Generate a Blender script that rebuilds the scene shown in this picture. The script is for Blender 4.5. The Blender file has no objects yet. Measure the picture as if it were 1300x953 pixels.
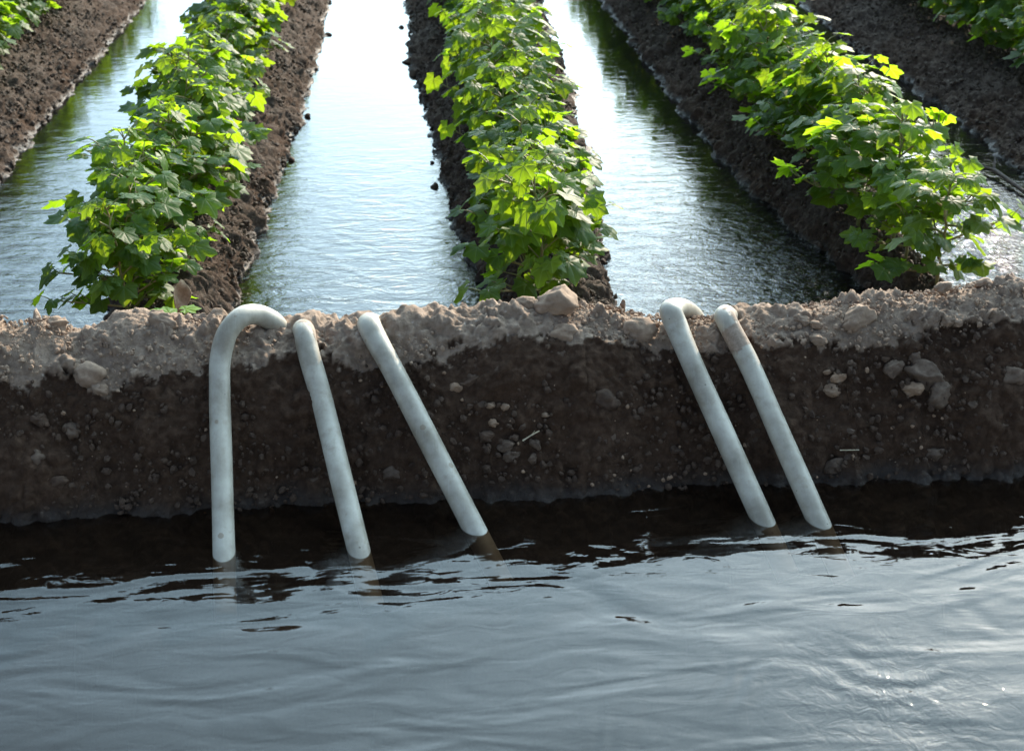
import bpy, bmesh, math, random
import numpy as np
from mathutils import Vector, Matrix, Euler
random.seed(11); RNG = np.random.default_rng(7)
sc = bpy.context.scene; COL = sc.collection
R = math.radians

# ------------------------------------------------------------------ camera
FPX = 1775.; H = 1.47
PITCH = math.atan(831/FPX); YAW = math.atan(170/math.hypot(FPX, 831))
cam = bpy.data.cameras.new('camera'); camo = bpy.data.objects.new('camera', cam); COL.objects.link(camo)
camo.location = (0, 0, H); camo.rotation_euler = (math.pi/2-PITCH, 0, -YAW)
cam.sensor_width = 36; cam.lens = FPX/1300*36; cam.shift_y = -45/1300
cam.clip_start = .05; cam.clip_end = 2000
cam.dof.use_dof = True; cam.dof.focus_distance = 2.75; cam.dof.aperture_fstop = 8.0
sc.camera = camo
Fv = np.array([math.sin(YAW)*math.cos(PITCH), math.cos(YAW)*math.cos(PITCH), -math.sin(PITCH)])
Rv = np.array([math.cos(YAW), -math.sin(YAW), 0]); Uv = np.cross(Rv, Fv)
def ray(px, py): return Fv+Rv*(px-650)/FPX-Uv*(py-431.5)/FPX
def atz(px, py, z): d = ray(px, py); return np.array([0, 0, H])+d*((z-H)/d[2])
def aty(px, py, y): d = ray(px, py); return np.array([0, 0, H])+d*(y/d[1])

# ------------------------------------------------------------------ numpy noise
def _h(ix, iy, s):
    n = (ix.astype(np.int64)*374761393+iy.astype(np.int64)*668265263+s*1274126177) & 0xffffffff
    n = ((n ^ (n >> 13))*1274126177) & 0xffffffff
    n = ((n ^ (n >> 15))*2246822519) & 0xffffffff
    return ((n ^ (n >> 16)) & 0xffffff)/float(0xffffff)
def vnoise(x, y, s=0):
    ix = np.floor(x); iy = np.floor(y); fx = x-ix; fy = y-iy
    fx = fx**3*(fx*(fx*6-15)+10); fy = fy**3*(fy*(fy*6-15)+10)
    ix = ix.astype(np.int64); iy = iy.astype(np.int64)
    a = _h(ix, iy, s); b = _h(ix+1, iy, s); c = _h(ix, iy+1, s); d = _h(ix+1, iy+1, s)
    return (a+(b-a)*fx)*(1-fy)+(c+(d-c)*fx)*fy-.5
def fbm(x, y, s=0, o=4, g=.5):
    t = 0; a = 1
    for i in range(o):
        t = t+a*vnoise(x, y, s+i*17); x = x*2.03+3.1; y = y*2.03+7.7; a *= g
    return t
def lumps(x, y, s=0, r=.62, keep=1.):
    """rounded clods: one dome of random height in each cell"""
    ix = np.floor(x).astype(np.int64); iy = np.floor(y).astype(np.int64)
    best = np.zeros_like(x)
    for dx in (-1, 0, 1):
        for dy in (-1, 0, 1):
            cx = ix+dx; cy = iy+dy
            px = cx+.15+.7*_h(cx, cy, s); py = cy+.15+.7*_h(cx, cy, s+5)
            rr = r*(.45+.75*_h(cx, cy, s+9)); hh = _h(cx, cy, s+13)
            ok = hh < keep
            ux = (x-px)/rr; uy = (y-py)/rr; d2 = ux*ux+uy*uy; th = 6.28*_h(cx, cy, s+31); dd = -9.
            for q in range(5):           # five broken sides and a tilted flat top
                dd = np.maximum(dd, (ux*np.cos(th+q*1.257)+uy*np.sin(th+q*1.257))*(1.05+.25*((q*7) % 3)))
            tilt = 1+.45*(ux*np.cos(th*2)+uy*np.sin(th*2))
            fac = np.minimum(np.clip(1.05-dd, 0, 1)*1.7, .82*tilt)
            v = np.clip(np.where(ok & (d2 < 2), (.65*fac+.35*np.sqrt(np.clip(1-d2, 0, 1)))*rr/r*(.5+.5*_h(cx, cy, s+21)), 0), 0, 1.2)
            best = np.maximum(best, v)
    return best
def sstep(a, b, x): t = np.clip((x-a)/(b-a), 0, 1); return t*t*(3-2*t)

# ------------------------------------------------------------------ object helpers
def tag(o, label=None, cat=None, group=None, kind=None):
    if label: o['label'] = label
    if cat: o['category'] = cat
    if group: o['group'] = group
    if kind: o['kind'] = kind
    return o
def mesh_np(name, V, Fq, mat, parent=None, smooth=True, attrs=None):
    me = bpy.data.meshes.new(name)
    V = np.asarray(V, dtype=np.float32); Fq = np.asarray(Fq, dtype=np.int32)
    n = Fq.shape[1]
    me.vertices.add(len(V)); me.vertices.foreach_set('co', V.ravel())
    me.loops.add(Fq.size); me.loops.foreach_set('vertex_index', Fq.ravel())
    me.polygons.add(len(Fq)); me.polygons.foreach_set('loop_start', np.arange(0, Fq.size, n, dtype=np.int32))
    me.polygons.foreach_set('use_smooth', np.full(len(Fq), smooth))
    me.update(calc_edges=True)
    for k, v in (attrs or {}).items():
        a = me.attributes.new(k, 'FLOAT', 'POINT'); a.data.foreach_set('value', np.asarray(v, dtype=np.float32).ravel())
    me.materials.append(mat)
    o = bpy.data.objects.new(name, me); COL.objects.link(o)
    if parent: o.parent = parent
    return o
def grid_faces(nx, ny):
    i = np.arange(nx*ny).reshape(ny, nx)
    return np.stack([i[:-1, :-1], i[:-1, 1:], i[1:, 1:], i[1:, :-1]], -1).reshape(-1, 4)
def axis(lo, a, b, hi, step, grow=1.25):
    core = list(np.arange(a, b, step)); L = [a]; s = step
    while L[-1] > lo: s = min(s*grow, 4); L.append(L[-1]-s)
    Rr = [core[-1]]; s = step
    while Rr[-1] < hi: s = min(s*grow, 4); Rr.append(Rr[-1]+s)
    return np.array(L[1:][::-1]+core+Rr[1:])

# ------------------------------------------------------------------ materials
class NT:
    def __init__(s, name):
        s.m = bpy.data.materials.new(name); s.m.use_nodes = True; s.t = s.m.node_tree; s.t.nodes.clear()
        s.out = s.t.nodes.new('ShaderNodeOutputMaterial')
    def n(s, typ, ins=None, **kw):
        nd = s.t.nodes.new('ShaderNode'+typ)
        for k, v in kw.items(): setattr(nd, k, v)
        for k, v in (ins or {}).items():
            sock = nd.inputs[k]
            if isinstance(v, bpy.types.NodeSocket): s.t.links.new(v, sock)
            elif isinstance(v, bpy.types.Node): s.t.links.new(v.outputs[0], sock)
            else: sock.default_value = v
        return nd
    def link(s, a, b): s.t.links.new(a, b)
    def attr(s, name): return s.n('Attribute', attribute_name=name).outputs['Fac']
    def math(s, op, a, b=0., c=None, clamp=False):
        i = {0: a, 1: b}
        if c is not None: i[2] = c
        return s.n('Math', i, operation=op, use_clamp=clamp).outputs[0]
    def ramp(s, fac, stops):
        nd = s.n('ValToRGB', {0: fac}); e = nd.color_ramp.elements
        while len(e) < len(stops): e.new(.5)
        for q, (p, c) in zip(e, stops): q.position = p; q.color = (*c, 1) if len(c) == 3 else c
        return nd.outputs['Color']
    def mix(s, f, a, b, mode='MIX'):
        nd = s.n('Mix', data_type='RGBA', blend_type=mode)
        for i, v in ((0, f), (6, a), (7, b)):
            if isinstance(v, bpy.types.NodeSocket): s.t.links.new(v, nd.inputs[i])
            else: nd.inputs[i].default_value = v if i == 0 else ((*v, 1) if len(v) == 3 else v)
        return nd.outputs[2]
    def noise(s, vec, scale, detail=4, rough=.55, dist=0.):
        return s.n('TexNoise', {'Vector': vec, 'Scale': scale, 'Detail': detail, 'Roughness': rough, 'Distortion': dist}).outputs['Fac']
    def pos(s): return s.n('NewGeometry').outputs['Position']

def soil_mat(name, has_dry):
    m = NT(name); P = m.pos()
    n1 = m.noise(P, 9, 5); n2 = m.noise(P, 60, 5, .65); n3 = m.noise(P, 330, 4, .7)
    vo = m.n('TexVoronoi', {'Vector': P, 'Scale': 95.}); vo2 = m.n('TexVoronoi', {'Vector': P, 'Scale': 240.})
    wetc = m.ramp(n2, [(.3, (.020, .0115, .0073)), (.5, (.044, .0258, .0165)), (.72, (.085, .053, .0345))])
    wetc = m.mix(m.math('MULTIPLY', n1, .5), wetc, (.066, .033, .018))
    dryc = m.ramp(n2, [(.28, (.155, .106, .074)), (.5, (.240, .171, .124)), (.75, (.32, .24, .18))])
    spk = m.math('GREATER_THAN', vo2.outputs['Color'], .93)
    dryc = m.mix(m.math('MULTIPLY', spk, .35), dryc, (.45, .39, .34))
    wetc = m.mix(m.math('MULTIPLY', m.math('GREATER_THAN', vo.outputs['Color'], .93), .55), wetc, (.14, .10, .075))
    if has_dry:
        d = m.attr('dry'); col = m.mix(d, wetc, dryc)
        w = m.attr('wet')
    else:
        dmp = m.attr('damp'); w = m.attr('wet')
        rd = m.ramp(n2, [(.3, (.027, .018, .013)), (.5, (.055, .0385, .029)), (.72, (.105, .077, .060))])
        col = m.mix(dmp, rd, wetc)
    col = m.mix(m.math('MULTIPLY', w, .6), col, (.012, .009, .007))
    rough = m.math('SUBTRACT', .93, m.math('MULTIPLY', w, .42))
    hgt = m.math('ADD', m.math('MULTIPLY', n2, .8), m.math('ADD', m.math('MULTIPLY', n3, .5), m.math('MULTIPLY', vo.outputs['Distance'], -.45)))
    bp = m.n('Bump', {'Height': hgt, 'Strength': .9, 'Distance': .006})
    b = m.n('BsdfPrincipled', {'Base Color': col, 'Roughness': rough, 'Normal': bp.outputs[0], 'Specular IOR Level': m.math('ADD', .14, m.math('MULTIPLY', w, .2))})
    m.link(b.outputs[0], m.out.inputs[0]); return m.m
M_BANK = soil_mat('bank_soil', True); M_FIELD = soil_mat('ridge_soil', False)

def stone_mat(name, stops, rough=.8):
    m = NT(name); P = m.n('TexCoord').outputs['Object']
    oi = m.n('ObjectInfo').outputs['Random']
    n = m.noise(m.pos(), 55, 6, .65); n2 = m.noise(m.pos(), 400, 3, .7)
    c = m.ramp(n, stops)
    c = m.mix(.35, c, m.n('CombineColor', {0: m.math('ADD', .35, m.math('MULTIPLY', oi, .65)), 1: m.math('ADD', .35, m.math('MULTIPLY', oi, .6)), 2: m.math('ADD', .34, m.math('MULTIPLY', oi, .54))}).outputs[0], 'MULTIPLY')
    bp = m.n('Bump', {'Height': m.math('ADD', n, m.math('MULTIPLY', n2, .3)), 'Strength': .7, 'Distance': .004})
    b = m.n('BsdfPrincipled', {'Base Color': c, 'Roughness': rough, 'Normal': bp.outputs[0], 'Specular IOR Level': .25})
    m.link(b.outputs[0], m.out.inputs[0]); return m.m
M_DRYCLOD = stone_mat('dry_clod', [(.3, (.20, .134, .093)), (.55, (.285, .20, .142)), (.75, (.36, .262, .192))], .95)
M_WETCLOD = stone_mat('damp_clod', [(.3, (.042, .0245, .016)), (.55, (.082, .050, .033)), (.75, (.135, .088, .06))], .85)
M_TAN = stone_mat('tan_stone', [(.3, (.15, .09, .055)), (.55, (.26, .17, .112)), (.75, (.36, .26, .185))], .7)
M_GREY = stone_mat('grey_stone', [(.3, (.06, .038, .026)), (.55, (.115, .077, .054)), (.75, (.18, .128, .094))], .75)

def tube_mat():
    m = NT('weathered_tube'); P = m.pos()
    n1 = m.noise(P, 14, 5, .6); n2 = m.noise(P, 120, 4, .7)
    st = m.n('Mapping', {'Vector': P, 'Scale': (220., 30., 30.)}); n3 = m.noise(st.outputs[0], 1, 3, .6)
    c = m.ramp(n1, [(.32, (.22, .19, .145)), (.5, (.345, .31, .25)), (.66, (.44, .405, .335))])
    c = m.mix(m.math('MULTIPLY', m.math('SUBTRACT', n3, .45, clamp=True), 1.1, clamp=True), c, (.33, .30, .25))
    vo = m.n('TexVoronoi', {'Vector': P, 'Scale': 22.}); vs = m.n('TexVoronoi', {'Vector': P, 'Scale': 75.})
    spot = m.math('MULTIPLY', m.math('LESS_THAN', m.math('ADD', vo.outputs['Distance'], m.math('MULTIPLY', n2, .12)), .17), m.math('GREATER_THAN', vo.outputs['Color'], .35))
    c = m.mix(m.math('MULTIPLY', spot, .6), c, (.2, .14, .085))
    gr = m.noise(P, 38, 6, .72); c = m.mix(m.math('MULTIPLY', m.math('SUBTRACT', gr, .52, clamp=True), 3.2, clamp=True), c, (.21, .165, .115))
    st2 = m.n('Mapping', {'Vector': P, 'Scale': (420., 14., 14.)}); n4 = m.noise(st2.outputs[0], 1, 2, .5)
    c = m.mix(m.math('MULTIPLY', m.math('GREATER_THAN', n4, .7), .14), c, (.58, .57, .53))
    sp2 = m.math('MULTIPLY', m.math('LESS_THAN', vs.outputs['Distance'], .14), m.math('GREATER_THAN', vs.outputs['Color'], .84))
    c = m.mix(m.math('MULTIPLY', sp2, .7), c, (.1, .07, .05))
    mud = m.math('MULTIPLY', m.math('SUBTRACT', m.math('ADD', m.attr('mud'), m.math('MULTIPLY', m.noise(P, 45, 5, .7), 1.0)), .98), 9, clamp=True)
    c = m.mix(mud, c, m.ramp(n2, [(.3, (.17, .12, .085)), (.7, (.33, .25, .19))]))
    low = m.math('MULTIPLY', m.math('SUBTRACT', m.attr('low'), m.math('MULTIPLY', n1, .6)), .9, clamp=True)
    c = m.mix(low, c, (.26, .21, .155))  # silt tone below the waterline, also paints in the water's fade with depth
    bp = m.n('Bump', {'Height': m.math('ADD', m.math('MULTIPLY', n2, .3), m.math('ADD', m.math('MULTIPLY', n3, .35), m.math('MULTIPLY', mud, 1.4))), 'Strength': .35, 'Distance': .003})
    b = m.n('BsdfPrincipled', {'Base Color': c, 'Roughness': m.math('ADD', .42, m.math('MULTIPLY', mud, .45)), 'Normal': bp.outputs[0], 'Specular IOR Level': .4})
    m.link(b.outputs[0], m.out.inputs[0]); return m.m
M_TUBE = tube_mat()

def leaf_mat(name, dif, trl, tint):
    m = NT(name); rn = m.attr('rnd'); ve = m.attr('vein'); oi = m.n('ObjectInfo').outputs['Random']
    nz = m.noise(m.n('TexCoord').outputs['Object'], 60, 3)
    d = m.mix(rn, dif, tint); t = m.mix(rn, trl, (trl[0]*1.25, trl[1]*1.05, trl[2]))
    vn = m.math('MULTIPLY', m.math('POWER', ve, 9.), .55, clamp=True)
    d = m.mix(vn, d, (.16, .24, .08)); t = m.mix(vn, t, (.5, .62, .12))
    d = m.mix(m.math('MULTIPLY', nz, .35), d, (.03, .06, .015)); 
    v = m.math('ADD', .8, m.math('MULTIPLY', oi, .35))
    t = m.mix(1., t, m.n('CombineColor', {0: v, 1: v, 2: v}).outputs[0], 'MULTIPLY')
    bp = m.n('Bump', {'Height': m.math('ADD', m.math('MULTIPLY', ve, -1.), m.math('MULTIPLY', nz, .5)), 'Strength': .5, 'Distance': .003})
    p = m.n('BsdfPrincipled', {'Base Color': d, 'Roughness': .5, 'Specular IOR Level': .26, 'Normal': bp.outputs[0]})
    tr = m.n('BsdfTranslucent', {'Color': t, 'Normal': bp.outputs[0]})
    a = m.n('MixShader', {0: .58, 1: p.outputs[0], 2: tr.outputs[0]})
    m.link(a.outputs[0], m.out.inputs[0]); return m.m
M_LEAF = leaf_mat('cotton_leaf', (.026, .072, .012), (.265, .45, .010), (.046, .098, .014))
M_YOUNG = leaf_mat('young_leaf', (.06, .14, .015), (.29, .45, .012), (.10, .17, .02))
M_WEED = leaf_mat('weed_leaf', (.05, .15, .02), (.3, .6, .04), (.07, .17, .02))
def plain(name, c1, c2, rough=.7, sc_=40):
    m = NT(name); n = m.noise(m.pos(), sc_, 5, .6)
    c = m.ramp(n, [(.35, c1), (.65, c2)])
    bp = m.n('Bump', {'Height': n, 'Strength': .4, 'Distance': .002})
    b = m.n('BsdfPrincipled', {'Base Color': c, 'Roughness': rough, 'Normal': bp.outputs[0], 'Specular IOR Level': .3})
    m.link(b.outputs[0], m.out.inputs[0]); return m.m
M_STEM = plain('stem', (.13, .15, .05), (.24, .17, .08), .55)
M_DEAD = plain('dead_leaf', (.22, .14, .08), (.36, .25, .16), .8, 90)
M_TWIG = plain('straw', (.35, .28, .18), (.5, .42, .3), .8, 90)
M_DTWIG = plain('dark_twig', (.03, .022, .016), (.08, .055, .04), .8, 90)
M_BED = plain('mud_bed', (.02, .014, .01), (.035, .026, .019), .9, 8)

def water_mat(name, body, clear, tint, hfun, dist, rough=.02):
    m = NT(name); hgt = hfun(m)
    bp = m.n('Bump', {'Height': hgt, 'Strength': 1., 'Distance': dist})
    fr = m.n('Fresnel', {'IOR': 1.36, 'Normal': bp.outputs[0]})
    gl = m.n('BsdfGlossy', {'Color': (1, 1, 1, 1), 'Roughness': rough, 'Normal': bp.outputs[0]})
    df = m.n('BsdfDiffuse', {'Color': (*body, 1), 'Normal': bp.outputs[0]})
    tp = m.n('BsdfTransparent', {'Color': (*tint, 1)})
    a = m.n('MixShader', {0: clear, 1: df.outputs[0], 2: tp.outputs[0]})
    b = m.n('MixShader', {0: fr.outputs[0], 1: a.outputs[0], 2: gl.outputs[0]})
    m.link(b.outputs[0], m.out.inputs[0]); return m.m
def canal_h(m):
    P = m.pos()
    mp = m.n('Mapping', {'Vector': P, 'Rotation': (0, 0, R(-24)), 'Scale': (3.4, 10.5, 1.)})
    a = m.noise(mp.outputs[0], 1., 2, .45, .8)
    mp2 = m.n('Mapping', {'Vector': P, 'Rotation': (0, 0, R(-40)), 'Scale': (12., 34., 1.)})
    b = m.noise(mp2.outputs[0], 1., 2, .5, 1.2)
    # eddies that curl through the near right corner
    d = m.n('VectorMath', {0: P, 1: (.66, 1.36, .18)}, operation='DISTANCE').outputs['Value']
    wob = m.math('MULTIPLY', m.noise(P, 3.5, 2, .5), .5)
    ring = m.math('SINE', m.math('MULTIPLY', m.math('ADD', d, wob), 105.))
    fall = m.n('MapRange', {0: d, 1: .1, 2: .55, 3: 1., 4: 0.}).outputs[0]
    msk = m.n('MapRange', {0: m.noise(P, 6, 2, .5), 1: .45, 2: .68, 3: 0., 4: 1.}).outputs[0]
    e = m.math('MULTIPLY', m.math('MULTIPLY', ring, m.math('MULTIPLY', fall, msk)), .13)
    d2 = m.n('VectorMath', {0: P, 1: (.66, 1.50, .18)}, operation='DISTANCE').outputs['Value']
    f = m.math('MULTIPLY', m.noise(P, 34., 3, .6, 1.), m.math('MULTIPLY', m.n('MapRange', {0: d2, 1: .0, 2: .24, 3: 1., 4: 0.}).outputs[0], .38))
    return m.math('ADD', m.math('ADD', m.math('ADD', a, m.math('MULTIPLY', b, .11)), e), f)
def furrow_h(m):
    P = m.pos(); sp = m.n('SeparateXYZ', {0: P}); y = sp.outputs[1]
    near = m.n('MapRange', {0: y, 1: 3.2, 2: 5.2, 3: .9, 4: .14}).outputs[0]
    mp = m.n('Mapping', {'Vector': P, 'Rotation': (0, 0, R(7)), 'Scale': (9., 20., 1.)})
    a = m.noise(mp.outputs[0], 1., 4, .55, 1.0)
    mp2 = m.n('Mapping', {'Vector': P, 'Rotation': (0, 0, R(-12)), 'Scale': (26., 60., 1.)})
    b = m.noise(mp2.outputs[0], 1., 3, .5, .6)
    tur = 0.
    for c, rad, k in (((.70, 3.25, 0), .75, 1.0), ((.0, 3.15, 0), .55, .5), ((1.6, 3.5, 0), .95, 3.6)):
        d = m.n('VectorMath', {0: P, 1: c}, operation='DISTANCE').outputs['Value']
        tur = m.math('ADD', tur, m.math('MULTIPLY', m.n('MapRange', {0: d, 1: 0., 2: rad, 3: 1., 4: 0.}).outputs[0], k))
    c = m.noise(P, 32., 3, .6, 1.4)
    return m.math('ADD', m.math('MULTIPLY', m.math('ADD', a, m.math('MULTIPLY', b, .2)), near), m.math('MULTIPLY', c, m.math('MULTIPLY', tur, .45)))
M_CANAL = water_mat('canal_water', (.034, .021, .014), .86, (.66, .53, .42), canal_h, .0058, .03)
M_FURROW = water_mat('furrow_water', (.010, .010, .009), .5, (.5, .42, .32), furrow_h, .0072, .02)

# ------------------------------------------------------------------ the bank
WZ = .18; YW = 2.095; YC = 2.30
CR = np.array([(0, 412), (50, 404), (100, 425), (150, 409), (200, 401), (250, 405), (300, 410), (370, 416), (440, 414), (500, 404), (560, 401), (620, 396), (660, 389), (700, 384), (740, 387), (790, 391), (830, 402), (880, 402), (940, 404), (1000, 394), (1050, 384), (1100, 376), (1150, 372), (1200, 369), (1240, 360), (1300, 356)], float)
_cp = np.array([aty(a, b+7, YC) for a, b in CR]); CX = _cp[:, 0]; CZ = _cp[:, 2]
def crest_z(x): return np.interp(x, CX, CZ)+np.where((x < CX[0]) | (x > CX[-1]), fbm(x*2, x*0, 3)*.04, 0)
def bank_base(x, y):
    zc = crest_z(x); yw = YW+.02*fbm(x*5, x*0+1, 41, 3)+.016*fbm(x*24, x*0+5, 42, 3)
    s = np.clip((y-yw)/(YC-yw), 0, 1)
    face = WZ+(zc-WZ)*(1-(1-s)**1.65)
    under = np.maximum(WZ-(yw-y)*1.3, -.2)
    back = zc-np.clip(y-YC-.05, 0, None)*.64-.02*sstep(0, .1, y-YC)
    z = np.where(y < yw, under, np.where(y < YC, face, back))
    return np.maximum(z, -.12-np.where(y < 2.2, .08, 0))
def hit_bank(px, py, off=0.):
    d = ray(px, py); o = np.array([0, 0, H])
    y = np.arange(1.7, 3.1, .002); p = o+d*(y/d[1])[:, None]
    k = np.nonzero(p[:, 2]-off < bank_base(p[:, 0], y))[0]
    return p[k[0]] if len(k) else o+d*(2.3/d[1])
BD = [(0, 482), (35, 481), (60, 470), (85, 477), (130, 502), (150, 496), (165, 476), (245, 461), (330, 463), (400, 457), (470, 460), (530, 458), (600, 441), (640, 431), (700, 427), (760, 431), (800, 426), (830, 438), (900, 440), (960, 436), (1010, 434), (1060, 442), (1120, 440), (1160, 422), (1200, 411), (1300, 408)]
_b = np.array([hit_bank(a, b) for a, b in BD])
def dry_z(x): return np.interp(x, _b[:, 0], _b[:, 2])

xs = axis(-14, -1.05, 1.5, 14, .0034); ys = np.concatenate([np.arange(1.5, 2.02, .03), np.arange(2.02, 2.36, .0023), np.arange(2.36, 2.7, .012), np.arange(2.7, 3.5, .03)])
X, Y = np.meshgrid(xs, ys)
Z = bank_base(X, Y)
gy = np.gradient(Z, ys, axis=0); gx = np.gradient(Z, xs, axis=1)
# smooth the slope so that displaced normals do not tear
k = np.ones(9)/9
gy = np.apply_along_axis(lambda a: np.convolve(np.pad(a, 4, 'edge'), k, 'valid'), 0, gy)
L = np.sqrt(1+gy**2+gx**2); nx_, ny_, nz_ = -gx/L, -gy/L, 1/L
S = np.cumsum(np.sqrt(1+gy**2)*np.gradient(ys)[:, None], axis=0)      # length along the slope
wx = X+.012*fbm(X*30, S*30, 5, 3); ws = S+.012*fbm(X*30, S*30, 8, 3)
dn = fbm(X*14, S*14, 71, 3)*.016+fbm(X*70, S*70, 72, 4)*.022
DRY = sstep(-.003, .0015, Z-dry_z(X)+dn)
DRY = np.where(Y > 2.34, np.maximum(DRY, 1), DRY)
rise = sstep(WZ-.02, WZ+.05, Z)
D = .022*fbm(X*6, S*6, 11, 4)*rise
pat = sstep(-.15, .3, fbm(X*8, S*8, 140, 3)); top = sstep(-.05, 0, Z-crest_z(X))
D += DRY*(.013*lumps(wx*21, ws*21, 1, .6, .2)+(.001+.007*pat+.004*top)*lumps(wx*50, ws*50, 2, .6, .5)+(.002+.003*pat)*lumps(wx*115, ws*115, 3)+.010*fbm(X*28, S*28, 78, 4)+.003*fbm(X*170, S*170, 77, 3))
D += (1-DRY)*(.013*lumps(wx*18, ws*18, 31, .6, .3)+(.003+.007*pat)*lumps(wx*46, ws*46, 33, .62, .7)+.004*lumps(wx*105, ws*105, 34)+.007*fbm(X*50, S*50, 36, 5))
D += .008*DRY*sstep(0, .02, np.abs(D))-.004
V = np.stack([X+nx_*D, Y+ny_*D, Z+nz_*D], -1).reshape(-1, 3)
WETA = 1-sstep(WZ+.002, WZ+.035, V[:, 2].reshape(X.shape)+.01*fbm(X*20, S*20, 50, 3))
bank = mesh_np('earth_bank', V, grid_faces(len(xs), len(ys)), M_BANK, attrs={'dry': DRY, 'wet': WETA}); tag(bank, kind='structure')

# ------------------------------------------------------------------ the field: five ridges and more beyond
RID = {0: dict(c=-1.61, l=[(3, -1.8), (4.5, -1.92), (7, -1.95)], r=[(3, -1.36), (4.5, -1.296), (5.1, -1.299), (5.7, -1.282), (6.3, -1.268), (7.4, -1.262)]),
       1: dict(c=-.60, l=[(3, -.74), (3.4, -.74), (4.2, -.82), (5, -.88), (7, -.92)], r=[(3, -.44), (3.44, -.433), (3.8, -.416), (4.2, -.39), (4.9, -.359), (5.56, -.34), (7.3, -.306)]),
       2: dict(c=.385, l=[(3, .24), (3.41, .222), (3.83, .177), (4.65, .136), (6.25, .081), (7.3, .088)], r=[(3, .56), (3.4, .56), (4.2, .62), (5.2, .70), (6.0, .731), (7.2, .772)]),
       3: dict(c=1.37, l=[(3, 1.26), (3.4, 1.235), (3.74, 1.187), (4.21, 1.123), (4.86, 1.10), (5.35, 1.09), (7.2, 1.09)], r=[(3, 1.39), (3.5, 1.41), (4.2, 1.54), (5, 1.63), (7, 1.70)]),
       4: dict(c=2.42, l=[(3, 2.12), (4.24, 2.064), (4.7, 2.10), (5.35, 2.085), (5.95, 2.053), (7.1, 2.09)], r=[(3, 2.6), (4.5, 2.7), (7, 2.78)])}
def ridge(kk):
    if kk in RID: return RID[kk]
    b = RID[0 if kk < 0 else 4]; o = (kk-0 if kk < 0 else kk-4)*1.0
    return dict(c=b['c']+o, l=[(a, q+o) for a, q in b['l']], r=[(a, q+o) for a, q in b['r']])
def field_base(x, y):
    z = np.full_like(x, -.075); 
    for kk in range(-5, 9):
        r = ridge(kk); l = np.interp(y, *zip(*r['l'])); rr = np.interp(y, *zip(*r['r']))
        e = .022*fbm(x*0+y*9, x*0+kk*3.3, 61, 3)+.012*fbm(x*0+y*35, x*0+kk*3.3, 62, 2)
        m = (l+rr)/2; hw = (rr-l)/2+e
        t = np.clip(1-np.abs(x-m)/(hw*1.55), 0, 1)          # water line at t = .355
        top = np.interp(y, [3, 4, 6], [.115, .12, .14])
        zz = -.075+(top+.075)*np.clip(t/.355*.385, 0, 1)**1.0
        zz = np.where(t > .355, (top)*(1-(1-np.clip((t-.355)/.45, 0, 1))**1.5), -.075+.075*t/.355)
        z = np.maximum(z, zz)
    return z
ys = [2.75]
while ys[-1] < 14: ys.append(ys[-1]+.0055*(ys[-1]/3.3)**2)
ys = np.array(ys+[16, 20, 30]); xs = axis(-6.5, -2.3, 3.4, 8, .0052, 1.12)
X, Y = np.meshgrid(xs, ys); Z = field_base(X, Y)
wx = X+.015*fbm(X*25, Y*25, 5, 3); wy = Y+.015*fbm(X*25, Y*25, 8, 3)
up = sstep(-.05, .03, Z)
D = up*(.022*fbm(X*9, Y*9, 81, 4)+.020*lumps(wx*20, wy*20, 82, .62, .45)+.016*lumps(wx*38, wy*38, 83, .62, .7)+.010*lumps(wx*75, wy*75, 84)+.012*fbm(X*45, Y*45, 85, 3)-.009)
gx = np.gradient(Z, xs, axis=1); L = np.sqrt(1+gx**2)
Z2 = Z+D/L
V = np.stack([X-gx/L*D, Y, Z2], -1).reshape(-1, 3)
WF = 1-sstep(.002, .018, Z2+.012*fbm(X*30, Y*30, 90, 2))
damp = sstep(-.25, .35, fbm(X*4, Y*4, 91, 4))*.55+.35*(1-sstep(.02, .07, Z2))
fld = mesh_np('field_ground', V, grid_faces(len(xs), len(ys)), M_FIELD, attrs={'wet': WF, 'damp': np.clip(damp, 0, 1)}); tag(fld, kind='structure')

def sheet(name, x0, x1, y0, y1, z, mat):
    o = mesh_np(name, [(x0, y0, z), (x1, y0, z), (x1, y1, z), (x0, y1, z)], [(0, 1, 2, 3)], mat, smooth=False); return tag(o, kind='structure')
sheet('furrow_water', -6.5, 8, 2.8, 26, 0, M_FURROW)
sheet('canal_bed', -14, 14, -.4, 1.9, -.2, M_BED)
sheet('ground', -300, 300, -300, 600, -.45, M_BED)
# canal water with real low swells
xs = axis(-14, -1.3, 1.7, 14, .012, 1.2); ys = np.concatenate([np.arange(-.3, .9, .05), np.arange(.9, 2.2, .012)])
X, Y = np.meshgrid(xs, ys); a = R(24)
U = X*math.cos(a)+Y*math.sin(a); W = -X*math.sin(a)+Y*math.cos(a)
Zc = WZ+.0022*fbm(U*2.2, W*7, 101, 3)
cw = mesh_np('canal_water', np.stack([X, Y, Zc], -1).reshape(-1, 3), grid_faces(len(xs), len(ys)), M_CANAL); tag(cw, kind='structure')
# near bank under the photographer
xs = axis(-14, -2, 2, 14, .05, 1.2); ys = np.arange(-3, .35, .04); X, Y = np.meshgrid(xs, ys)
Z = np.where(Y > -.2, .30-np.clip(Y+.2, 0, 1)*1.1, .30)+.02*fbm(X*6, Y*6, 7, 4)
nb = mesh_np('near_bank', np.stack([X, Y, Z], -1).reshape(-1, 3), grid_faces(len(xs), len(ys)), M_BANK, attrs={'dry': (Z > .28)*1., 'wet': (Z < .2)*1.}); tag(nb, kind='structure')

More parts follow.
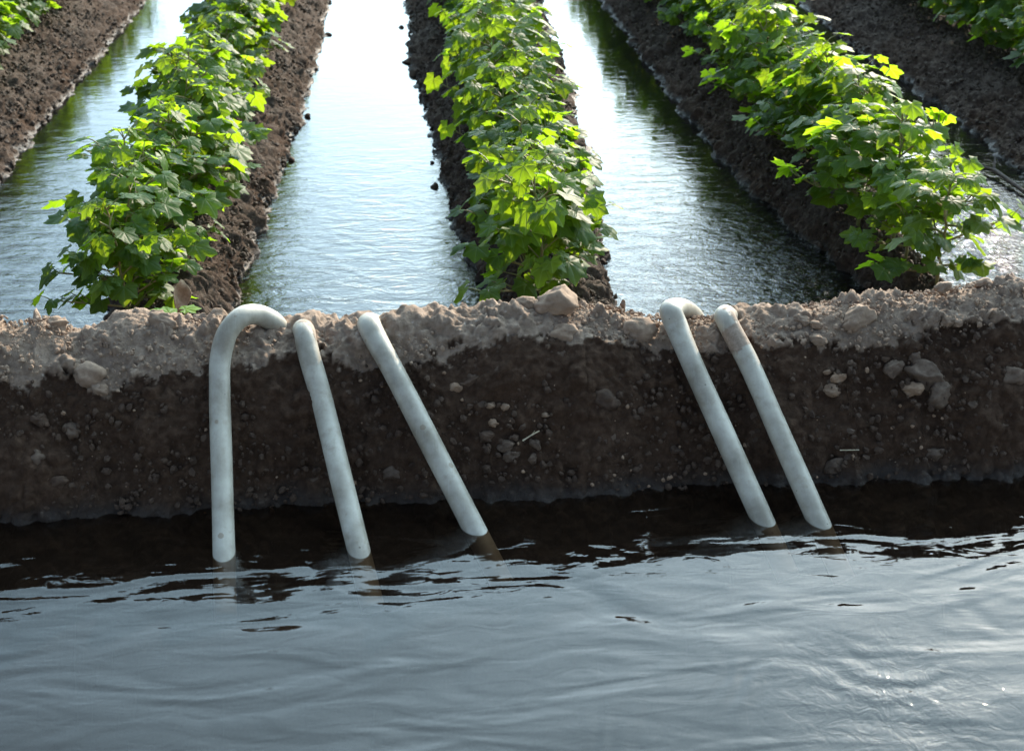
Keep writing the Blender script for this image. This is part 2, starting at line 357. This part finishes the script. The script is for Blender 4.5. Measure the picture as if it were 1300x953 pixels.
# ------------------------------------------------------------------ stones and clods
def rock(name, p, size, mat, seed, sub=3, flat=(1, .8, .75), ang=.5, rot=None):
    bm = bmesh.new(); bmesh.ops.create_icosphere(bm, subdivisions=sub, radius=1)
    rr = random.Random(seed)
    planes = [(Vector((rr.gauss(0, 1), rr.gauss(0, 1), rr.gauss(0, 1))).normalized(), rr.uniform(.62, .9)) for _ in range(9)]
    co = np.array([v.co[:] for v in bm.verts]); nn = fbm(co[:, 0]*1.3+seed, co[:, 1]*1.3+co[:, 2]*1.7, seed, 3)*.35+fbm(co[:, 0]*5+seed, co[:, 1]*5+co[:, 2]*6, seed+3, 3)*.09
    for v, q in zip(bm.verts, nn):
        c = v.co.copy()
        for n, d in planes:
            e = c.dot(n)-d
            if e > 0: c -= n*e*ang*1.6 if ang < .6 else n*e
        v.co = Vector((c.x*flat[0], c.y*flat[1], c.z*flat[2]))*(1+q)
    me = bpy.data.meshes.new(name); bm.to_mesh(me); bm.free()
    me.polygons.foreach_set('use_smooth', [True]*len(me.polygons)); me.materials.append(mat)
    o = bpy.data.objects.new(name, me); COL.objects.link(o)
    o.location = p; o.scale = (size,)*3
    o.rotation_euler = rot or (rr.uniform(-.5, .5), rr.uniform(-.5, .5), rr.uniform(0, 6.3))
    return o
SC = 1775/2.5       # pixels to a metre on the bank
ROCKS = [  # px, py, width px, material, kind name, label, category
 (1090, 404, 44, M_DRYCLOD, 'clod', 'large smooth dry clod on the bank top right of the last tube', 'clod'),
 (812, 420, 40, M_DRYCLOD, 'clod', 'pale dry clod on the bank top just left of the fourth tube', 'clod'),
 (716, 425, 30, M_DRYCLOD, 'clod', 'flat pale clod at the lower edge of the dry band mid-bank', 'clod'),
 (704, 384, 50, M_DRYCLOD, 'clod', 'biggest crumbly clod on the crest in front of the middle cotton row', 'clod'),
 (662, 392, 36, M_DRYCLOD, 'clod', 'rounded clod left of the biggest crest clod in front of the middle cotton row', 'clod'),
 (684, 390, 18, M_DRYCLOD, 'clod', 'small clod wedged between two bigger crest clods before the middle row', 'clod'),
 (113, 480, 40, M_DRYCLOD, 'clod', 'broad dry clod low in the pale band near the left edge', 'clod'),
 (127, 497, 22, M_DRYCLOD, 'clod', 'dry lump under the broad dry clod near the left edge', 'clod'),
 (207, 412, 34, M_DRYCLOD, 'clod', 'rounded dry clod on the crest in front of the left cotton row', 'clod'),
 (72, 414, 30, M_DRYCLOD, 'clod', 'flattish clod on the crest at far left of the bank', 'clod'),
 (790, 366+26, 14, M_DRYCLOD, 'clod', 'upright chip of dry soil on the crest left of the fourth tube', 'clod'),
 (1203, 410, 20, M_DRYCLOD, 'clod', 'left one of two small clods under the dry band at far right', 'clod'),
 (1217, 411, 14, M_DRYCLOD, 'clod', 'right one of two small clods under the dry band at far right', 'clod'),
 (1040, 433, 22, M_DRYCLOD, 'clod', 'small dry clod at the ragged dry edge right of the fifth tube', 'clod'),
 (1197, 366, 20, M_DRYCLOD, 'clod', 'small clod on the crest below the right cotton row', 'clod'),
 (1250, 362, 24, M_DRYCLOD, 'clod', 'crest clod at far right beside the glittering water', 'clod'),
 (1018, 408, 20, M_DRYCLOD, 'clod', 'small dry clod on the slope between fifth tube and large smooth clod', 'clod'),
 (1036, 415, 14, M_DRYCLOD, 'clod', 'pebble sized dry clod left of the large smooth clod', 'clod'),
 (767, 510, 38, M_WETCLOD, 'stone', 'large brown stone set in the dark bank between third and fourth tubes', 'stone'),
 (1174, 478, 46, M_GREY, 'stone', 'large brown stone in the dark bank at right below the dry band', 'stone'),
 (1137, 471, 28, M_GREY, 'stone', 'dull stone left of the large brown stone at right', 'stone'),
 (1160, 495, 23, M_TAN, 'stone', 'small pale stone below the large brown stone at right', 'stone'),
 (1162, 456, 18, M_GREY, 'stone', 'grey stone resting above the large brown stone at right', 'stone'),
 (1065, 480, 18, M_TAN, 'stone', 'upright pale stone in the dark bank right of the fifth tube', 'stone'),
 (1056, 497, 20, M_TAN, 'stone', 'orange tan stone below the upright pale stone right of the fifth tube', 'stone'),
 (1052, 472, 11, M_TAN, 'stone', 'tiny pale stone beside the upright pale stone right of the fifth tube', 'stone'),
 (1195, 502, 38, M_GREY, 'stone', 'long flat dark stone right of the small pale stone', 'stone'),
 (1290, 480, 36, M_GREY, 'stone', 'dark stone in the bank cut off by the right edge', 'stone'),
 (580, 493, 18, M_TAN, 'stone', 'beige stone in the dark bank right of the third tube', 'stone'),
 (597, 482, 26, M_WETCLOD, 'stone', 'brown stone above right of the beige stone by the third tube', 'stone'),
 (623, 515, 12, M_TAN, 'stone', 'small bright tan stone mid-bank between third and fourth tubes', 'stone'),
 (626, 538, 12, M_TAN, 'stone', 'small orange stone below the bright tan stone mid-bank', 'stone'),
 (641, 517, 11, M_TAN, 'stone', 'small pink beige stone right of the bright tan stone mid-bank', 'stone'),
 (767, 469, 13, M_TAN, 'stone', 'small grey tan stone above the large brown stone mid-bank', 'stone'),
 (662, 488, 14, M_WETCLOD, 'stone', 'small brown stone under the dry band mid-bank', 'stone'),
 (693, 527, 10, M_TAN, 'stone', 'tiny tan stone upper right of the straw stalk', 'stone'),
 (644, 570, 24, M_GREY, 'stone', 'rounded grey stone upper one of the pair low in the bank centre', 'stone'),
 (650, 579, 20, M_GREY, 'stone', 'rounded grey stone lower one of the pair low in the bank centre', 'stone'),
 (677, 583, 14, M_GREY, 'stone', 'round dark stone right of the grey pair low in the bank', 'stone'),
 (618, 554, 18, M_WETCLOD, 'stone', 'dull brown stone left of the straw stalk', 'stone'),
 (680, 565, 15, M_GREY, 'stone', 'small stone just below the straw stalk', 'stone'),
 (502, 603, 28, M_GREY, 'stone', 'flat grey brown stone low on the bank between second and third tubes', 'stone'),
 (39, 583, 30, M_GREY, 'stone', 'grey stone low on the bank near the left edge', 'stone'),
 (70, 615, 30, M_WETCLOD, 'stone', 'dull brown stone near the waterline at left', 'stone'),
 (50, 535, 20, M_WETCLOD, 'stone', 'brown stone mid-bank near the left edge', 'stone'),
 (90, 548, 22, M_GREY, 'stone', 'greyish stone right of the brown stone near the left edge', 'stone'),
 (1060, 592, 26, M_GREY, 'stone', 'grey stone low on the bank right of the fifth tube', 'stone'),
 (1187, 577, 24, M_GREY, 'stone', 'grey angular stone low on the bank at right', 'stone'),
 (1272, 545, 18, M_GREY, 'stone', 'rounded grey stone mid-bank near the right edge', 'stone'),
 (1236, 514, 16, M_GREY, 'stone', 'small bluish grey stone mid-bank at right', 'stone'),
 (1080, 548, 10, M_GREY, 'stone', 'tiny round grey stone right of the fifth tube lower down', 'stone'),
 (878, 468, 14, M_WETCLOD, 'stone', 'brown stone against the left side of the fourth tube', 'stone'),
]
for i, (px, py, w, mat, nm, lab, cat) in enumerate(ROCKS):
    p = hit_bank(px, py); s = w/SC/2
    if mat is M_DRYCLOD: p = p+np.array([0, .002, .002])
    else: p = p+np.array([0, s*.34, -s*.06])
    fl = (1, .72, .78)
    o = rock(nm, p, s*1.12, mat, 300+i, 4, fl, .5 if mat is M_DRYCLOD else .7, (random.uniform(-.3, .5), random.uniform(-.35, .35), random.uniform(-.5, .5)))
    tag(o, lab, cat, 'clods and stones on the bank')
    if i == 10: o.scale = (s*.7, s*.6, s*1.9)
# loose gravel and crumbs nobody could count
def gravel(name, n, place, smin, smax, mat, seed):
    rr = np.random.default_rng(seed); bm = bmesh.new(); bmesh.ops.create_icosphere(bm, subdivisions=1, radius=1)
    bv = np.array([v.co[:] for v in bm.verts]); bf = np.array([[v.index for v in f.verts] for f in bm.faces]); bm.free()
    VV = []; FF = []; c = 0
    for p in place(rr, n):
        s = smin*(smax/smin)**(rr.random()**1.9)
        j = bv*(1+rr.uniform(-.34, .34, bv.shape)); e = Euler(rr.uniform(0, 6.28, 3)).to_matrix()
        v = (j*[1, .8, .7])@np.array(e)*s+p; VV.append(v); FF.append(bf+c); c += len(bv)
    return mesh_np(name, np.concatenate(VV), np.concatenate(FF), mat, smooth=False)
def on_bank(dry):
    def f(rr, n):
        x = rr.uniform(-1.0, 1.45, n); zb = dry_z(x)
        y = rr.uniform(2.12, 2.36, n) if dry else YW+.2*rr.random(n)**1.3
        z = bank_base(x, y); ok = (z > zb-.004) if dry else ((z < zb-.004) & (z > WZ-.01))
        return np.stack([x, y+.0015, z+.0005], -1)[ok]
    return f
tag(gravel('dry_crumbs', 9000, on_bank(True), .0016, .0066, M_DRYCLOD, 5), 'loose pale crumbs of dry soil along the top of the bank', 'gravel', kind='stuff')
tag(gravel('bank_gravel', 4800, on_bank(False), .0016, .0095, M_WETCLOD, 6), 'small dark pebbles and crumbs in the wet face of the bank', 'gravel', kind='stuff')
tag(gravel('pale_grit', 200, on_bank(False), .0015, .0062, M_TAN, 9), 'scattered pale grit in the wet face of the bank', 'gravel', kind='stuff')
def on_ridge(rr, n):
    y = 3.0+4.5*rr.random(n)**1.4; x = rr.uniform(-2.0, 2.9, n); z = field_base(x, y)
    return np.stack([x, y, z+.006], -1)[z > .0]
tag(gravel('ridge_crumbs', 75000, on_ridge, .003, .0125, stone_mat('ridge_clod', [(.3, (.036, .023, .0165)), (.55, (.072, .050, .037)), (.75, (.13, .095, .073))], .85), 8), 'brown crumbs of soil covering the slopes of the planted ridges', 'gravel', kind='stuff')
FL = [(417, 44, 9, 'round wet clod standing in the water, farthest one beside the left ridge'), (390, 148, 9, 'wet clod in the water halfway along the left ridge'),
      (378, 160, 13, 'flat wet clod at the water edge below the halfway clod of the left ridge'), (370, 203, 11, 'wet clod in the water nearest the front of the left ridge'),
      (402, 88, 6, 'tiny wet clod in the water near the left ridge'), (510, 35, 7, 'small dark clod alone in the water left of the middle ridge'),
      (521, 79, 20, 'large wet clod on the left water edge of the middle ridge'), (528, 95, 18, 'flat clod jutting into the water from the middle ridge'),
      (549, 206, 6, 'tiny dark clod in the water left of the middle ridge'), (552, 237, 13, 'dark pointed clod in the water left of the middle ridge'),
      (708, 72, 16, 'wet clod on the right water edge of the middle ridge')]
for i, (px, py, w, lab) in enumerate(FL):
    p = atz(px, py, 0.002); s = w/2*np.linalg.norm(p-[0, 0, H])/FPX
    tag(rock('wet_clod', p, s*1.1, M_WETCLOD, 500+i, 3, (1, .8, .6), .5), lab, 'clod', 'wet clods in the furrow water')

# ------------------------------------------------------------------ siphon tubes
def catmull(P, n=14):
    P = [P[0]*2-P[1]]+P+[P[-1]*2-P[-2]]; out = []
    for i in range(1, len(P)-2):
        p0, p1, p2, p3 = P[i-1:i+3]
        t01, t12, t23 = [max(np.linalg.norm(b-a), 1e-6)**.5 for a, b in ((p0, p1), (p1, p2), (p2, p3))]
        m1 = (p2-p1)+t12*((p1-p0)/t01-(p2-p0)/(t01+t12)); m2 = (p2-p1)+t12*((p3-p2)/t23-(p3-p1)/(t12+t23))
        for t in np.linspace(0, 1, n, endpoint=False):
            out.append((2*t**3-3*t**2+1)*p1+(t**3-2*t**2+t)*m1+(-2*t**3+3*t**2)*p2+(t**3-t**2)*m2)
    return np.array(out+[P[-2]])
def tube(label, shaft, arc, back, rad, mudc, kink=None):
    """shaft: two (px,py) for the water line and the upper end of the straight run; arc: (px, py, y); back: world points"""
    a = atz(*shaft[0], WZ+.012); b = hit_bank(*shaft[1], rad*1.45)
    pts = [a-(b-a)/np.linalg.norm(b-a)*.13, a, a+(b-a)*.5, b]+[aty(px, py, y) if y else hit_bank(px, py, rad*1.4) for px, py, y in arc]+[np.array(q) for q in back]
    C = catmull(pts, 16); C = np.array([C[0]+0*C[0]]+list(C[1:]))
    T = np.gradient(C, axis=0); T /= np.linalg.norm(T, axis=1)[:, None]
    n = np.cross(T[0], [1, 0, 0]); n /= np.linalg.norm(n); ns = 28; V = []; mud = []; low = []
    wob = RNG.uniform(0, 9)
    for i in range(len(C)):
        n = n-T[i]*n.dot(T[i]); n /= np.linalg.norm(n); bn = np.cross(T[i], n)
        r = rad*(1+.010*math.sin(i*.21+wob)); fl = 1.
        if kink is not None:
            dk = np.linalg.norm(C[i]-kink); fl = 1-.10*math.exp(-(dk/.04)**2); r *= 1-.05*math.exp(-(dk/.006)**2)
        for j in range(ns):
            th = 2*math.pi*j/ns; q = C[i]+(n*math.cos(th)*fl+bn*math.sin(th)*(2-fl))*r; V.append(q)
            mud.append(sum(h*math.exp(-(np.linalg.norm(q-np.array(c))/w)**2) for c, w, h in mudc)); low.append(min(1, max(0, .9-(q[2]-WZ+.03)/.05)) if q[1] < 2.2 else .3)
    m = len(C); F = []
    for i in range(m-1):
        for j in range(ns): F.append((i*ns+j, i*ns+(j+1) % ns, (i+1)*ns+(j+1) % ns, (i+1)*ns+j))
    # inner wall, so that both mouths are open rims
    base = len(V); Vi = []
    for i in range(m):
        for j in range(ns): Vi.append(C[i]+(V[i*ns+j]-C[i])*.88)
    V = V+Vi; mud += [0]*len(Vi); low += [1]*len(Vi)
    for i in range(m-1):
        for j in range(ns): F.append((base+i*ns+j, base+(i+1)*ns+j, base+(i+1)*ns+(j+1) % ns, base+i*ns+(j+1) % ns))
    for e in (0, m-1):
        for j in range(ns):
            q = (e*ns+j, base+e*ns+j, base+e*ns+(j+1) % ns, e*ns+(j+1) % ns); F.append(q if e == 0 else q[::-1])
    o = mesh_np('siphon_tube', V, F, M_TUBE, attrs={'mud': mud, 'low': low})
    return tag(o, label, 'siphon tube', 'siphon tubes over the bank')
def P3(px, py, y): return aty(px, py, y)
rT = .0195
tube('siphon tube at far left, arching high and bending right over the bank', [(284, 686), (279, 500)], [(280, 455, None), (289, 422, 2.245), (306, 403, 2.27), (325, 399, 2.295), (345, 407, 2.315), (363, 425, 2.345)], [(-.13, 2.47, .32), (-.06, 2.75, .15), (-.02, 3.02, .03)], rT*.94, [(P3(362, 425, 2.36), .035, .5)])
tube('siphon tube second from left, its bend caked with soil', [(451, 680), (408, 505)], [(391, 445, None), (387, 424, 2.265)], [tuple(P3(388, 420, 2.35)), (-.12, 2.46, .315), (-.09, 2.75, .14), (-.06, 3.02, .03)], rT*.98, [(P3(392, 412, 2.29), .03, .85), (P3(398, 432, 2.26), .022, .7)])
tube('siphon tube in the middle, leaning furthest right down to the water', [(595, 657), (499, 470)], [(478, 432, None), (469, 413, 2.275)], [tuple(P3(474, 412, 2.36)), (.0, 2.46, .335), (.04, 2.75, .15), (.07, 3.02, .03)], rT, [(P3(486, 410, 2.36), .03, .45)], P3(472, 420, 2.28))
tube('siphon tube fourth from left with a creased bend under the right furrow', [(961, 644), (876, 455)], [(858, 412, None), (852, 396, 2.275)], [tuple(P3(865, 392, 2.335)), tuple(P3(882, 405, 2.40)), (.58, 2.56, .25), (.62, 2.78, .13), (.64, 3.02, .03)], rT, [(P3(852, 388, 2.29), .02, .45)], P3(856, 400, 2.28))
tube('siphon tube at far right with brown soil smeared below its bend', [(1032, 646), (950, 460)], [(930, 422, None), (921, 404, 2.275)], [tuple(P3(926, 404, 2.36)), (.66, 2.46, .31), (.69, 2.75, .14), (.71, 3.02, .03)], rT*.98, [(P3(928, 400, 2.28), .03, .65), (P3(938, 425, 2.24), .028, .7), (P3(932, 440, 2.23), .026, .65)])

# ------------------------------------------------------------------ cotton plants
LOBES = [(0, 1.0), (R(48), .84), (R(-48), .84), (R(100), .66), (R(-100), .66)]
def leaf(rr, size, M, LV, LF, A, droop=.35, fold=.16):
    """palmate cotton leaf: pointed lobes with raised veins, cupped and drooping"""
    base = len(LV); ang = []
    order = sorted(LOBES, key=lambda q: q[0])
    prof = [(-R(152), .46, 0)]
    for i, (a, l) in enumerate(order):
        a2 = a+rr.uniform(-.07, .07); l2 = l*rr.uniform(.9, 1.08)
        prof += [(a2-R(16), l2*.86, .25), (a2, l2*1.06, 1), (a2+R(16), l2*.86, .25)]
        if i < 4:
            am = (a+order[i+1][0])/2; prof.append((am, min(l, order[i+1][1])*rr.uniform(.82, .95), 0))
    prof.append((R(152), .46, 0))
    cup = rr.uniform(-.10, .16); tw = rr.uniform(-.2, .2); dr = droop*rr.uniform(.5, 1.5); fo = fold*rr.uniform(.4, 1.5); rnd = rr.random()
    ph = rr.uniform(0, 6)
    def put(a, r, v):
        x = math.cos(a)*r; y = math.sin(a)*r
        z = fo*abs(y)*.5+cup*r*r-dr*max(0, r-.25)**1.6-(.10*r if v < .5 else 0)*fo*5+.035*math.sin(7*a+ph)*r+tw*x*y
        LV.append(M@Vector((x*size, y*size, z*size))); A['rnd'].append(rnd); A['vein'].append(v)
    put(0, 0, 1)
    n = len(prof)
    for f in (.38, .72):
        for a, r, v in prof: put(a, r*f, v if v == 1 else v*.4)
    for a, r, v in prof: put(a, r, v)
    for i in range(n-1): LF.append((base, base+1+i, base+2+i, base+2+i))
    for k in range(2):
        for i in range(n-1):
            p = base+1+k*n+i; LF.append((p, p+n, p+n+1, p+1))
def seg(P0, P1, r0, r1, SV, SF, ns=5):
    d = (P1-P0); 
    if d.length < 1e-6: return
    d.normalize(); a = d.orthogonal().normalized(); b = d.cross(a); k = len(SV)
    for P, r in ((P0, r0), (P1, r1)):
        for j in range(ns): t = 2*math.pi*j/ns; SV.append(P+(a*math.cos(t)+b*math.sin(t))*r)
    for j in range(ns): SF.append((k+j, k+(j+1) % ns, k+ns+(j+1) % ns, k+ns+j))
def fromlist(name, V, F, mat, parent, A=None):
    me = bpy.data.meshes.new(name)
    me.from_pydata([tuple(v) for v in V], [], [tuple(dict.fromkeys(f)) for f in F])
    me.polygons.foreach_set('use_smooth', [True]*len(me.polygons))
    for k, v in (A or {}).items():
        a = me.attributes.new(k, 'FLOAT', 'POINT'); a.data.foreach_set('value', np.array(v, dtype=np.float32))
    me.materials.append(mat); o = bpy.data.objects.new(name, me); COL.objects.link(o)
    if parent: o.parent = parent
    return o
def make_plant(seed, h, lean):
    rr = random.Random(seed); root = bpy.data.objects.new('cotton_plant', None); COL.objects.link(root); root.empty_display_size = .05
    LV, LF, A = [], [], {'rnd': [], 'vein': []}; YV, YF, YA = [], [], {'rnd': [], 'vein': []}; SV, SF = [], []
    nodes = 15; prev = Vector((0, 0, -.03)); az = rr.uniform(0, 6.28); spine = [prev]
    for i in range(nodes):
        t = (i+1)/nodes
        p = Vector((lean[0]*t*t+rr.uniform(-.006, .006), lean[1]*t*t+rr.uniform(-.006, .006), h*t)); seg(prev, p, .0055*(1-t*.65), .0055*(1-(t+.08)*.65), SV, SF, 6)
        prev = p; spine.append(p)
    def add_leaf(o, az, el, pl, size, young=False):
        d = Vector((math.cos(az)*math.cos(el), math.sin(az)*math.cos(el), math.sin(el)))
        mid = o+d*pl*.55+Vector((0, 0, pl*.08)); tip = o+d*pl
        seg(o, mid, .0017, .0014, SV, SF, 4); seg(mid, tip, .0014, .0011, SV, SF, 4)
        tilt = rr.uniform(.05, .75); roll = rr.uniform(-.45, .45); azl = az+rr.uniform(-.45, .45)
        M = Matrix.Translation(tip)@Matrix.Rotation(azl, 4, 'Z')@Matrix.Rotation(tilt, 4, 'Y')@Matrix.Rotation(roll, 4, 'X')
        # leaves turn a little toward the sun
        S_ = Vector((.5, .55, .0)); M = Matrix.Translation(tip)@Matrix.Rotation(rr.uniform(.05, .4), 4, S_.cross(Vector((0, 0, -1))).normalized())@Matrix.Translation(-tip)@M
        if young: leaf(rr, size, M, YV, YF, YA, .2, .3)
        else: leaf(rr, size, M, LV, LF, A)
    for i in range(2, nodes+1):
        t = i/nodes; az += 2.4; o = spine[i]
        add_leaf(o, az, rr.uniform(.25, .8), .095*(1-.6*t)+.025, rr.uniform(.038, .056)*(1-.25*max(0, t-.7)/.3))
        # side branch with two or three leaves
        if t < .92:
            bl = (.135*(1-t)**.6+.05)*rr.uniform(.75, 1.15); ba = az+rr.uniform(.8, 1.6); be = rr.uniform(.15, .6)
            d = Vector((math.cos(ba)*math.cos(be), math.sin(ba)*math.cos(be), math.sin(be))); e = o+d*bl; seg(o, e, .003, .0018, SV, SF, 5)
            for q in range(8 if t < .75 else 6):
                add_leaf(o+d*bl*(.25+.11*q), ba+rr.uniform(-1.3, 1.3), rr.uniform(.2, .9), rr.uniform(.02, .05), rr.uniform(.027, .049))
    for q in range(4): add_leaf(spine[-1], rr.uniform(0, 6.28), rr.uniform(.6, 1.2), rr.uniform(.015, .03), rr.uniform(.018, .030), True)
    fromlist('foliage', LV, LF, M_LEAF, root, A); fromlist('young_leaves', YV, YF, M_YOUNG, root, YA); fromlist('stem', SV, SF, M_STEM, root)
    return root
def copy_tree(o, parent=None):
    c = o.copy(); COL.objects.link(c)
    if parent: c.parent = parent
    for ch in list(o.children): copy_tree(ch, c)
    return c
protos = [make_plant(50+i, h, ln) for i, (h, ln) in enumerate([(.30, (0, 0)), (.33, (.02, .01)), (.28, (-.02, -.01)), (.34, (.01, -.02)), (.31, (-.01, .02)), (.27, (.03, 0)), (.32, (0, -.03))])]
used = [False]*len(protos)
def nth(n):
    w = ['first', 'second', 'third', 'fourth', 'fifth', 'sixth', 'seventh', 'eighth', 'ninth', 'tenth', 'eleventh', 'twelfth', 'thirteenth', 'fourteenth', 'fifteenth', 'sixteenth', 'seventeenth', 'eighteenth', 'nineteenth']
    if n <= 19: return w[n-1]
    tens = {2: 'twenty', 3: 'thirty', 4: 'forty', 5: 'fifty'}[n//10]
    return tens[:-1]+'ieth' if n % 10 == 0 else tens+'-'+w[n % 10-1]
def plant(x, y, z, rz, s, label, group, pi):
    if used[pi]: o = copy_tree(protos[pi])
    else: o = protos[pi]; used[pi] = True
    o.location = (x, y, z); o.rotation_euler = (0, 0, rz); o.scale = (s, s, s)
    tag(o, label, 'cotton plant', group); return o
ROWS = {1: ('left cotton row, between the reflecting furrow and the brown sunlit slope', -.605, 3.03), 2: ('middle cotton row, behind the biggest crest clods', .375, 3.02), 3: ('right cotton row, beside the glittering water', 1.29, 3.1),
        0: ('cotton row in the top left corner', -1.60, 4.95), 4: ('cotton row in the top right corner', 2.45, 4.3), -1: (None, -2.62, 5.5), 5: (None, 3.42, 5.2)}
pr = random.Random(4)
for kk, (lab, xc, y0) in ROWS.items():
    y = y0; n = 0; yend = {0: 9.0, -1: 8.5, 5: 8.5, 4: 8.8}.get(kk, 9.2)
    while y < yend:
        n += 1; x = xc+pr.uniform(-.045, .045)
        z = float(field_base(np.array([x]), np.array([y]))[0])
        z = max(z, .09)
        s = pr.uniform(.86, 1.12)
        if kk == 3: s *= 1.06
        if lab is None: L_ = 'cotton plant in the next row out beyond the corner'; g = 'cotton plants outside the corners'
        else:
            L_ = {0: 'green cotton plant, %s from the front in the row', 4: 'shaded green cotton plant, %s from the front in the row', 1: 'leafy cotton plant, %s from the bank in the row', 2: 'bright leafy cotton plant, %s from the bank in the row', 3: 'backlit leafy cotton plant, %s from the bank in the row'}[kk] % nth(n)
            L_ += {0: ' at top left corner', 4: ' at top right corner', 1: ' left of the sunlit brown slope', 2: ' down the middle', 3: ' by the glittering water'}[kk]
            g = 'cotton plants of the '+lab.split(',')[0]
        plant(x, y, z-.005, pr.uniform(0, 6.28), s, L_, g, pr.randrange(len(protos)))
        y += pr.uniform(.115, .165)

# a low weed and a dead leaf at the foot of the left row
def weed(px, py, y, label, size, n, seed):
    rr = random.Random(seed); p = Vector(aty(px, py, y)); z0 = float(max(bank_base(np.array([p.x]), np.array([y]))[0], field_base(np.array([p.x]), np.array([y]))[0]))
    root = bpy.data.objects.new('weed', None); COL.objects.link(root); root.location = (p.x, y, z0)
    LV, LF, A, SV, SF = [], [], {'rnd': [], 'vein': []}, [], []
    top = Vector((0, 0, max(.02, p.z-z0)))
    for q in range(n):
        a = q*2.5+rr.random(); e = top+Vector((math.cos(a)*.018, math.sin(a)*.018, rr.uniform(-.004, .01)))
        seg(Vector((0, 0, -.01)), e, .002, .0012, SV, SF, 5)
        leaf(rr, size*rr.uniform(.8, 1.1), Matrix.Translation(e)@Matrix.Rotation(a, 4, 'Z')@Matrix.Rotation(rr.uniform(-.5, .3), 4, 'Y'), LV, LF, A, .2, .1)
    fromlist('leaf_cluster', LV, LF, M_WEED, root, A); fromlist('stem', SV, SF, M_STEM, root)
    tag(root, label, 'weed', 'low leaves at the foot of the left row')
weed(224, 396, 2.62, 'single bright green low leaf cluster behind the crest at the left row foot', .035, 2, 3)
weed(187, 402, 2.62, 'small yellow green sprout just left of the bright low leaf', .022, 2, 8)
def curl(px, py, y, label):
    p = Vector(aty(px, py, y)); V = []; F = []; n = 10; m = 7
    for i in range(n+1):
        for j in range(m+1):
            u = i/n; v = j/m*2-1; w = .021*math.sin(math.pi*min(.97, max(.04, u)))**.7; t = v*1.25
            V.append(Vector((math.sin(t)*w, u*.075-.037, (1-math.cos(t))*w+.004*math.sin(u*9+v*2))))
    for i in range(n):
        for j in range(m): k = i*(m+1)+j; F.append((k, k+1, k+m+2, k+m+1))
    o = fromlist('dead_leaf', V, F, M_DEAD, None); o.modifiers.new('thick', 'SOLIDIFY').thickness = .0012
    o.location = p; o.rotation_euler = (1.15, .3, .35); tag(o, label, 'dead leaf')
curl(229, 376, 3.0, 'curled brown dead leaf leaning at the front of the left ridge')
def twig(pts, r, mat, label, cat, side=None):
    SV, SF = [], []
    for a, b in zip(pts[:-1], pts[1:]): seg(Vector(a), Vector(b), r, r*.85, SV, SF, 6)
    for s in side or []: seg(Vector(s[0]), Vector(s[1]), r*.7, r*.3, SV, SF, 5)
    tag(fromlist('twig', SV, SF, mat, None), label, cat)
a = hit_bank(663, 559)+[0, -.008, .004]; b = hit_bank(684, 545)+[0, -.012, .004]
twig([a, (a+b)/2+[0, -.002, .002], b], .0014, M_TWIG, 'pale straw stalk stuck on the dark bank face between third and fourth tubes', 'straw', [((a+b)/2, (a+b)/2+[.006, -.004, .012])])
a = hit_bank(1064, 569)+[0, -.01, .002]; b = hit_bank(1088, 568)+[0, -.012, .002]
twig([a, b], .001, M_TWIG, 'thin level straw low on the bank right of the fifth tube', 'straw')
a = atz(1228, 207, .012); b = atz(1262, 216, .02); c = atz(1300, 243, .012); d = atz(1340, 260, .0)
twig([a, b, c, d], .008, M_DTWIG, 'dark twig lying in the bright water at the right edge', 'twig', [(b, b+[.02, .05, .03])])

# ------------------------------------------------------------------ light
SUN_AZ, SUN_EL = R(30), R(24)
sd = Vector((math.sin(SUN_AZ)*math.cos(SUN_EL), math.cos(SUN_AZ)*math.cos(SUN_EL), math.sin(SUN_EL)))
sl = bpy.data.lights.new('sun', 'SUN'); sl.energy = 5.0; sl.angle = R(.55); sl.color = (1, .86, .68)
so = bpy.data.objects.new('sun', sl); COL.objects.link(so); so.rotation_euler = (-sd).to_track_quat('-Z', 'Y').to_euler()
w = bpy.data.worlds.new('World'); sc.world = w; w.use_nodes = True
bg = w.node_tree.nodes['Background']; sky = w.node_tree.nodes.new('ShaderNodeTexSky'); sky.sky_type = 'NISHITA'
sky.sun_disc = False; sky.sun_elevation = SUN_EL; sky.sun_rotation = SUN_AZ; sky.air_density = 1.; sky.dust_density = 1.4; sky.ozone_density = 1.
nt = w.node_tree       # glow added to the sky on the sun's side, brightens the water reflections
tc = nt.nodes.new('ShaderNodeTexCoord'); dt = nt.nodes.new('ShaderNodeVectorMath'); dt.operation = 'DOT_PRODUCT'; dt.inputs[1].default_value = sd
nt.links.new(tc.outputs['Generated'], dt.inputs[0]); mx = nt.nodes.new('ShaderNodeMath'); mx.operation = 'MAXIMUM'; mx.inputs[1].default_value = 0
nt.links.new(dt.outputs['Value'], mx.inputs[0]); pw = nt.nodes.new('ShaderNodeMath'); pw.operation = 'POWER'; pw.inputs[1].default_value = 2.6
nt.links.new(mx.outputs[0], pw.inputs[0]); vm = nt.nodes.new('ShaderNodeVectorMath'); vm.operation = 'SCALE'; vm.inputs[0].default_value = (16.5, 24.2, 28)
nt.links.new(pw.outputs[0], vm.inputs['Scale']); ad = nt.nodes.new('ShaderNodeVectorMath'); ad.operation = 'ADD'
nt.links.new(sky.outputs[0], ad.inputs[0]); nt.links.new(vm.outputs[0], ad.inputs[1]); nt.links.new(ad.outputs[0], bg.inputs[0]); bg.inputs[1].default_value = .13
sc.view_settings.view_transform = 'Standard'; sc.view_settings.look = 'None'; sc.view_settings.gamma = 1
sc.view_settings.exposure = .95
sc.cycles.max_bounces = 8; sc.cycles.transparent_max_bounces = 8; sc.cycles.transmission_bounces = 6
sc.cycles.sample_clamp_indirect = 8; sc.cycles.use_denoising = True
